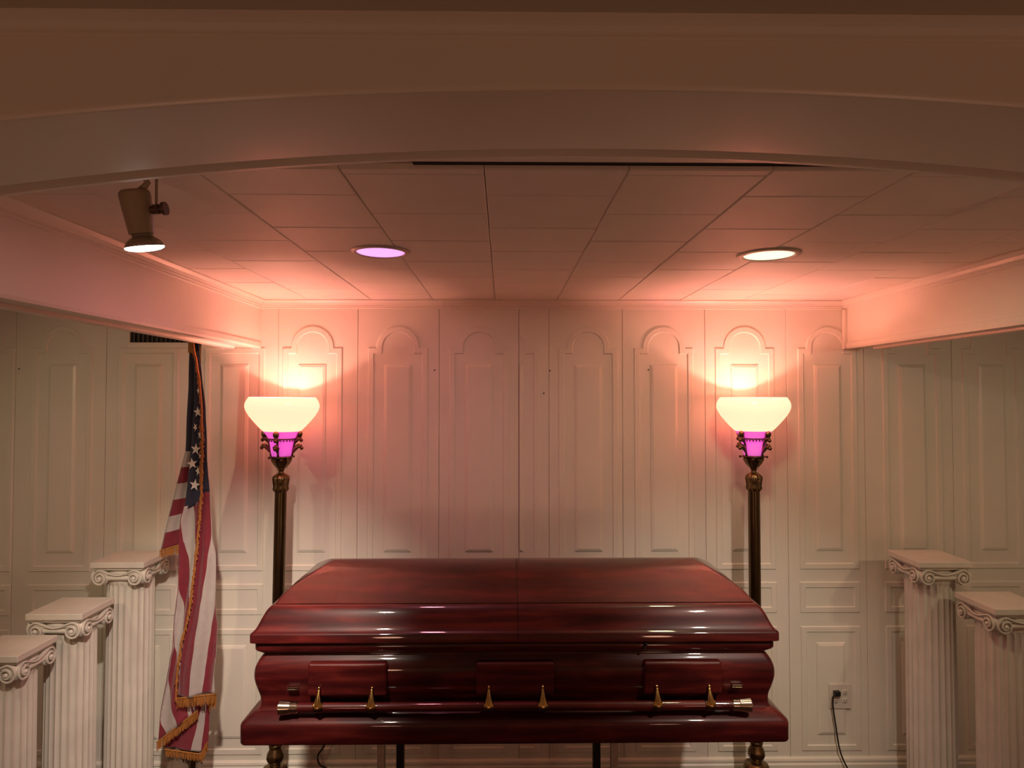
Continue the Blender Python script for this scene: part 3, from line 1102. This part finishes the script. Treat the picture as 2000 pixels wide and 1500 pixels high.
G1 = 'ionic pedestals stepping down on the left'
G2 = 'ionic pedestals stepping down on the right'
make_pedestal('ionic_pedestal', -1.946, 3.180, 0.252, 1.177, 'tall white fluted ionic pedestal next to the flag', G1)
make_pedestal('ionic_pedestal', -2.050, 2.905, 0.243, 1.026, 'middle-height white fluted ionic pedestal of the left three', G1)
make_pedestal('ionic_pedestal', -2.130, 2.650, 0.235, 0.946, 'shortest white fluted ionic pedestal at the left edge', G1)
make_pedestal('ionic_pedestal', 1.938, 3.100, 0.256, 1.186, 'tall white fluted ionic pedestal right of the outlet', G2)
make_pedestal('ionic_pedestal', 2.080, 2.812, 0.256, 1.060, 'shorter white fluted ionic pedestal at the right edge', G2)

# ------------------------------------------------------------------ flag
FX, FY = -1.452, 3.20
flag = thing('flag', (FX, FY, 0), 'draped American flag with gold fringe standing on a pole', 'flag')
FS = 1 / 406.0


def fp(u, v, y):
    """flag drawing units (u to the right, v downwards) to local metres"""
    return ((u - 393.0) * FS, y, 1.955 - (v - 778.0) * FS)


def xs_at(poly, v):
    if v <= poly[0][1]:
        return poly[0][0]
    for (x0, v0), (x1, v1) in zip(poly[:-1], poly[1:]):
        if v <= v1:
            t = (v - v0) / max(v1 - v0, 1e-6)
            t = t * t * (3 - 2 * t) * 0.5 + t * 0.5
            return x0 + (x1 - x0) * t
    return poly[-1][0]


def cloth(name, bounds, cols, v0, ybase, amp, waves, ph=0.0, rows=46, sub=5, label=None, parent=None, round_=0.0):
    """bounds: lists of (u, v) running down; cols: material name between neighbours; each bound has its own last v"""
    mb = MB()
    mats = []
    nb = len(bounds)
    grid = []
    for r in range(rows + 1):
        t = r / rows
        line = []
        for j in range(nb):
            va = v0[j] if isinstance(v0, (list, tuple)) else v0
            vb = bounds[j][-1][1]
            v = va + (vb - va) * t
            line.append((xs_at(bounds[j], v), v))
        full = []
        for j in range(nb - 1):
            for q in range(sub):
                w = q / sub
                full.append((line[j][0] * (1 - w) + line[j + 1][0] * w, line[j][1] * (1 - w) + line[j + 1][1] * w))
        full.append(line[-1])
        grid.append(full)
    n = len(grid[0])
    vs = []
    for r, row in enumerate(grid):
        wd = max(row[-1][0] - row[0][0], 1.0)
        for (u, v) in row:
            s = (u - row[0][0]) / wd
            a = amp * min(1.0, wd / 40.0)
            y = ybase - a * math.sin(2 * PI * waves * s + ph + (v - 900) * 0.006) + 0.25 * a * math.sin(u * 0.35 + v * 0.045) * 0.5 + round_ * (2 * s - 1) ** 2
            vs.append(fp(u, v, y))
    fs, mi = [], []
    for c in cols:
        if c not in mats:
            mats.append(c)
    for r in range(rows):
        for k in range(n - 1):
            fs.append((r * n + k, r * n + k + 1, (r + 1) * n + k + 1, (r + 1) * n + k))
            mi.append(mats.index(cols[k // sub]))
    mb.v, mb.f, mb.mi = vs, fs, mi
    o = mb.obj(name, [M[c] for c in mats], parent or flag, smooth=180)
    so = o.modifiers.new('thick', 'SOLIDIFY'); so.thickness = 0.0018; so.offset = 0
    if label:
        o['label'] = label
    return o


def bands(name, rowsb, cols, ybase, amp, waves, ph=0.0, label=None):
    """horizontal bands: rowsb is a list of ((uL, vL), (uR, vR))"""
    mb = MB(); mats = []
    n = 13
    sub = 6
    pts = []
    for j in range(len(rowsb)):
        nsub = sub if j < len(rowsb) - 1 else 1
        for q in range(nsub):
            w = q / sub
            a = rowsb[j]; b = rowsb[min(j + 1, len(rowsb) - 1)]
            L = (a[0][0] * (1 - w) + b[0][0] * w, a[0][1] * (1 - w) + b[0][1] * w)
            Rr = (a[1][0] * (1 - w) + b[1][0] * w, a[1][1] * (1 - w) + b[1][1] * w)
            pts.append([(L[0] + (Rr[0] - L[0]) * k / (n - 1), L[1] + (Rr[1] - L[1]) * k / (n - 1)) for k in range(n)])
    vs, fs, mi = [], [], []
    for row in pts:
        for k, (u, v) in enumerate(row):
            s = k / (n - 1)
            vs.append(fp(u, v, ybase - amp * math.sin(2 * PI * waves * s + ph) + 0.002 * math.sin(v * 0.07 + u * 0.3)))
    for c in cols:
        if c not in mats:
            mats.append(c)
    for r in range(len(pts) - 1):
        for k in range(n - 1):
            fs.append((r * n + k, r * n + k + 1, (r + 1) * n + k + 1, (r + 1) * n + k))
            mi.append(mats.index(cols[min(r // sub, len(cols) - 1)]))
    mb.v, mb.f, mb.mi = vs, fs, mi
    o = mb.obj(name, [M[c] for c in mats], flag, smooth=180)
    so = o.modifiers.new('thick', 'SOLIDIFY'); so.thickness = 0.0018; so.offset = 0
    if label:
        o['label'] = label
    return o


def fringe(p, q, h, y, step=1.25, yq=None, slant=0.0):
    """gold fringe hanging from the line p-q (drawing units)"""
    mb = MB()
    L = math.hypot(q[0] - p[0], q[1] - p[1])
    n = int(L / step)
    yq = y if yq is None else yq
    mb.tube([fp(*p, y - 0.002), fp(*q, yq - 0.002)], 0.0035, 6)
    for k in range(n):
        t = (k + 0.5) / n
        u, v = p[0] + (q[0] - p[0]) * t, p[1] + (q[1] - p[1]) * t
        yy = y + (yq - y) * t + random.uniform(-0.003, 0.003)
        hh = h * random.uniform(0.85, 1.08)
        dx = slant + random.uniform(-0.9, 0.9)
        mb.tube([fp(u, v, yy), fp(u + dx * 0.4, v + hh * 0.5, yy - 0.001), fp(u + dx, v + hh, yy)], [0.0016, 0.0019, 0.0013], 4)
    o = mb.obj('fringe', M['fringe'], flag, smooth=60)
    o['label'] = 'gold fringe'
    return o


# pole, finial and weighted stand
mb = MB(); mb.tube([(-0.018, 0.025, 0.03), (-0.018, 0.025, 2.37)], 0.0125, 14)
mb.obj('pole', M['bronze_pole'], flag, smooth=50)
mb = MB(); mb.lathe([(0.012, 2.365), (0.02, 2.375), (0.012, 2.385), (0.022, 2.405), (0.016, 2.425), (0.004, 2.448)], 16, c=(-0.018, 0.025, 0))
mb.obj('finial', M['gold'], flag, smooth=60)
mb = MB(); mb.lathe([(0.135, 0.0), (0.138, 0.015), (0.12, 0.035), (0.06, 0.055), (0.03, 0.075), (0.022, 0.12), (0.02, 0.30)], 32, c=(-0.018, 0.025, 0))
mb.obj('stand', M['bronze_pole'], flag, smooth=50)

# hoist strip hanging left of the pole: canton, then six stripes
bands('hoist_cloth', [((374, 668), (392, 668)), ((372, 760), (394, 760)), ((368, 882), (396, 882)), ((360, 913), (394, 911)), ((352, 945), (392, 939)), ((345, 976), (388, 969)), ((337, 1008), (386, 997)), ((330, 1039), (384, 1026)), ((323, 1072), (382, 1056))],
      ['blue', 'blue', 'white', 'red', 'white', 'red', 'white', 'red'], 0.004, 0.010, 1.1, 0.6)
fringe((322, 1073), (372, 1058), 15, -0.004)
# gold sleeve head
bands('sleeve_head', [((372, 660), (389, 660)), ((373, 692), (388, 692))], ['fringe'], -0.012, 0.004, 0.5)

# middle canton fold with stars
bands('canton_fold', [((386, 668), (396, 668)), ((389, 720), (402, 720)), ((390, 800), (412, 800)), ((384, 890), (416, 890)), ((379, 950), (416, 945)), ((374, 995), (408, 974))], ['blue'] * 5, -0.030, 0.008, 1.0, 1.0)
S = [(374, 985), (368, 1012), (366, 1060), (365.5, 1104), (365, 1142), (361, 1175), (358, 1200), (355.5, 1252), (350, 1280), (344, 1315), (337, 1350), (333, 1370), (330.5, 1393), (328, 1430)]


def along(poly, until, rest):
    return [p for p in poly if p[1] < until] + rest


G = [(408, 972), (406, 1060), (402, 1104), (398, 1160), (392, 1200), (386, 1235), (382, 1275), (380, 1320), (384, 1345), (404, 1371)]
mid_bounds = [
    S,
    along(S, 1392, [(331, 1394), (342, 1420)]),
    along(S, 1314, [(344.5, 1316), (351, 1351), (367, 1400)]),
    along(S, 1251, [(356, 1253), (366, 1286), (370, 1310), (374, 1345), (385, 1386)]),
    along(S, 1141, [(365.5, 1143), (373, 1183), (376, 1220), (376.5, 1260), (377, 1300), (378, 1340), (391, 1381)]),
    [(374.5, 988), (369, 1012), (372, 1050), (375, 1062), (380.5, 1089), (387, 1160), (386, 1200), (381, 1240), (379, 1290), (380, 1340), (394, 1378)],
    [(388, 984), (393, 1010), (398, 1060), (394, 1104), (388, 1164), (387.5, 1200), (383, 1240), (380.5, 1290), (381, 1340), (397, 1375)],
    G,
]
cloth('middle_cloth', mid_bounds, ['red', 'white', 'red', 'white', 'red', 'white', 'red'], [985, 985, 985, 985, 985, 986, 984, 972], -0.030, 0.014, 1.3, 0.4, rows=60)
fringe((328, 1430), (404, 1371), 17, -0.036)

# right fold in front
SR = [(398, 690), (403, 712), (409, 752), (413, 800), (413.5, 856), (420, 905), (425, 958), (430, 1040), (437, 1075), (438, 1150), (439, 1180), (442.5, 1212), (442, 1260), (438.5, 1295), (441, 1335)]
GR = [(395, 690), (400, 710), (406.5, 752), (410.5, 800), (412, 850), (412, 960), (405, 1060), (400, 1098), (395, 1157), (388, 1200), (379, 1233), (373, 1271), (370, 1310), (369, 1343)]
cloth('front_canton', [[p for p in GR if p[1] <= 960], [p for p in SR if p[1] < 958] + [(425, 958)]], ['blue'], 690, -0.055, 0.006, 1.0, 0.5, rows=24, sub=8)
right_bounds = [
    [(412, 958)] + [p for p in GR if p[1] > 960],
    [(425, 957)] + along([p for p in SR if p[1] > 957], 1035, [(428, 1036), (423, 1098), (416, 1148), (411, 1177), (402, 1242), (395, 1304), (393.5, 1341)]),
    [(425.2, 957)] + along([p for p in SR if p[1] > 957], 1168, [(438, 1168), (430, 1213), (423, 1265), (419, 1295), (414, 1338)]),
    [(425.4, 957)] + along([p for p in SR if p[1] > 957], 1294, [(438, 1296), (433, 1336)]),
    [(425.6, 957)] + [p for p in SR if p[1] > 957],
]
cloth('front_cloth', right_bounds, ['red', 'white', 'red', 'white'], [957.5, 957, 957, 957, 957], -0.058, 0.013, 1.35, 2.2, rows=60)
fringe((369, 1343), (441, 1335), 19, -0.064)
fringe((428, 1345), (441, 1338), 24, -0.050)

# gold fringe running down the folded edge
mb = MB()
for k in range(230):
    t = k / 229
    v = 664 + (1342 - 664) * t
    u = xs_at([(391, 660)] + GR, v)
    w = 5.5 if 820 < v < 975 else 3.6
    for _ in range(2):
        du, dv = random.uniform(-w, w * 0.9), random.uniform(4, 11)
        yy = -0.070 + random.uniform(-0.004, 0.004)
        mb.tube([fp(u + du * 0.3, v, yy), fp(u + du, v + dv, yy - 0.001)], 0.0019, 4)
mb.tube([fp(xs_at([(391, 660)] + GR, 660 + 682 * k / 60), 660 + 682 * k / 60, -0.068) for k in range(61)], 0.0045, 6)
o = mb.obj('edge_fringe', M['fringe'], flag, smooth=60); o['label'] = 'gold fringe twisting down the folded edge'

# lowest fold behind
low_bounds = [[(352, 1390), (345, 1410), (334, 1446)], [(408, 1362), (399, 1400), (388, 1451)], [(416, 1355), (412, 1390), (405, 1455)], [(421, 1350), (419, 1400), (417, 1457)]]
cloth('rear_cloth', low_bounds, ['red', 'white', 'red'], [1390, 1362, 1355, 1350], -0.006, 0.010, 1.2, 0.0, rows=24)
fringe((338, 1448), (408, 1458), 14, -0.010)
fringe((407, 1458), (418, 1436), 18, -0.008)
cloth('tan_fold', [[(345, 1420), (338, 1460), (330, 1500), (322, 1540)], [(372, 1420), (372, 1470), (370, 1530)], [(400, 1425), (407, 1470), (408, 1495)]], ['tan_sheet', 'tan_sheet'], 1420, 0.015, 0.016, 1.6, 1.0, rows=16)  # plain tan cloth hanging below the lowest fold

# stars on the canton


def star(u, v, r, y, rot=0.0, squeeze=1.0):
    mb = MB()
    vs = []
    for k in range(10):
        a = rot + PI / 2 + k * PI / 5
        rr = r if k % 2 == 0 else r * 0.40
        vs.append((rr * math.cos(a) * squeeze * FS, 0.0, rr * math.sin(a) * FS))
    vs2 = [(x, -0.0012, z) for x, _, z in vs]
    vs += vs2 + [(0, -0.0016, 0)]
    fs = [(k, (k + 1) % 10, 10 + (k + 1) % 10, 10 + k) for k in range(10)] + [(10 + k, 10 + (k + 1) % 10, 20) for k in range(10)]
    mb.add(vs, fs)
    p = fp(u, v, y)
    o = mb.obj('star', M['star_white'], flag)
    o.location = p
    return o


for (u, v, r, rot, sq) in ((399, 765, 6.5, 0.25, 0.45), (398.5, 806, 9, 0.1, 0.80), (394, 835, 7, 0.5, 0.5), (402.5, 849, 8, 0.0, 0.35), (395.5, 877, 10, -0.1, 0.8), (389, 904.5, 9.5, 0.15, 0.95), (403.5, 890, 5, 0.0, 0.4), (400, 918, 9, 0.3, 0.45), (394.5, 945, 10, -0.15, 0.9)):
    star(u, v, r * 1.2, -0.0425, rot, sq)

# ------------------------------------------------------------------ vent register high on the left wall
vent = thing('vent_register', (wx(350), YB - 0.001, 2.27), 'dark slatted air vent high on the wall behind the flag top', 'vent')
vw = 0.235
mb = MB()
mb.box(-vw, vw, -0.008, 0.0, -0.030, 0.095)
mb.obj('backing', M['dark'], vent)
mb = MB()
for (x0, x1, z0, z1) in ((-vw - 0.012, vw + 0.012, 0.095, 0.11), (-vw - 0.012, -vw, -0.030, 0.095), (vw, vw + 0.012, -0.030, 0.095)):
    mb.box(x0, x1, -0.022, 0.0, z0, z1)
mb.obj('frame', M['wall'], vent)
mb = MB(); mb.box(-vw - 0.012, vw + 0.014, -0.024, 0.0, -0.060, -0.030)
bevel(mb.obj('sill_board', M['wall'], vent), 0.003)
sl = MB(); sl.box(-0.0035, 0.0035, -0.020, -0.0082, -0.029, 0.094)
slm = sl.mesh('slat', M['vent'])
for k in range(20):
    link('slat', slm, vent, (-vw + 0.012 + k * (2 * vw - 0.024) / 19, 0, 0), (0, 0, 0.5))

# ------------------------------------------------------------------ wall outlet, plug and cords
out = thing('wall_outlet', (wx(1634), YB - 0.0095, 0.398), 'ivory four-socket wall outlet low on the panelling', 'outlet')
mb = MB(); mb.box(-0.058, 0.058, -0.006, 0, -0.064, 0.064)
bevel(mb.obj('cover_plate', M['ivory'], out), 0.003)
for sx in (-1, 1):
    for sz in (-1, 1):
        mb = MB()
        mb.lathe([(0.0175, 0), (0.0175, 0.002), (0.016, 0.0028)], 20)
        mb.v = [(x + sx * 0.024, -0.0055 - z, y * 0.85 + sz * 0.0215) for x, y, z in mb.v]
        s = mb.obj('socket', M['ivory'], out, smooth=40)
        mb = MB()
        for dx in (-0.006, 0.006):
            mb.box(sx * 0.024 + dx - 0.0012, sx * 0.024 + dx + 0.0012, -0.0088, -0.0070, sz * 0.0215 - 0.001, sz * 0.0215 + 0.008)
        mb.box(sx * 0.024 - 0.0022, sx * 0.024 + 0.0022, -0.0088, -0.0070, sz * 0.0215 - 0.0105, sz * 0.0215 - 0.006)
        mb.obj('slots', M['black'], s)

cord = thing('power_cord', (wx(1625), YB - 0.018, 0.42), 'black plug and cord hanging from the ivory outlet', 'power cord', 'black power cords')
mb = MB(); mb.box(-0.016, 0.016, -0.024, 0.0, -0.013, 0.013)
bevel(mb.obj('plug', M['black'], cord), 0.004, 3)


def curve_pts(pts, sub=6):
    out_ = []
    P = [Vector(p) for p in pts]
    for i in range(len(P) - 1):
        p0, p1, p2, p3 = P[max(i - 1, 0)], P[i], P[i + 1], P[min(i + 2, len(P) - 1)]
        for k in range(sub):
            t = k / sub
            out_.append(0.5 * ((2 * p1) + (-p0 + p2) * t + (2 * p0 - 5 * p1 + 4 * p2 - p3) * t * t + (-p0 + 3 * p1 - 3 * p2 + p3) * t ** 3))
    out_.append(P[-1])
    return out_


mb = MB()
mb.tube(curve_pts([(-0.010, -0.020, 0.0), (-0.024, -0.022, -0.012), (-0.026, -0.02, -0.06), (-0.012, -0.018, -0.16), (0.006, -0.02, -0.28), (0.034, -0.03, -0.36), (0.066, -0.05, -0.409), (0.10, -0.12, -0.416)]), 0.004, 8)
mb.obj('cable', M['black'], cord, smooth=60)

mb = MB()
mb.tube([Vector(p) for p in curve_pts([(-0.90, 3.46, 0.30), (-0.915, 3.46, 0.18), (-0.945, 3.46, 0.13), (-0.935, 3.45, 0.088), (-0.885, 3.44, 0.065), (-0.868, 3.43, 0.03), (-0.86, 3.40, 0.0055), (-0.70, 3.30, 0.0055), (-0.52, 3.33, 0.0055)])], 0.0045, 8)
tag(mb.obj('power_cord', M['black'], smooth=60), 'thin black cord looping down the wall under the casket, left end', 'power cord', 'black power cords')
mb = MB()
mb.tube([Vector(p) for p in curve_pts([(1.02, 3.05, 0.006), (1.06, 3.05, 0.03), (1.11, 3.06, 0.056), (1.17, 3.08, 0.062), (1.22, 3.10, 0.05), (1.27, 3.08, 0.012), (1.38, 3.05, 0.006), (1.5, 3.1, 0.006)])], 0.006, 8)
tag(mb.obj('power_cord', M['black'], smooth=60), 'black cord arching up off the carpet before the right lamp base', 'power cord', 'black power cords')
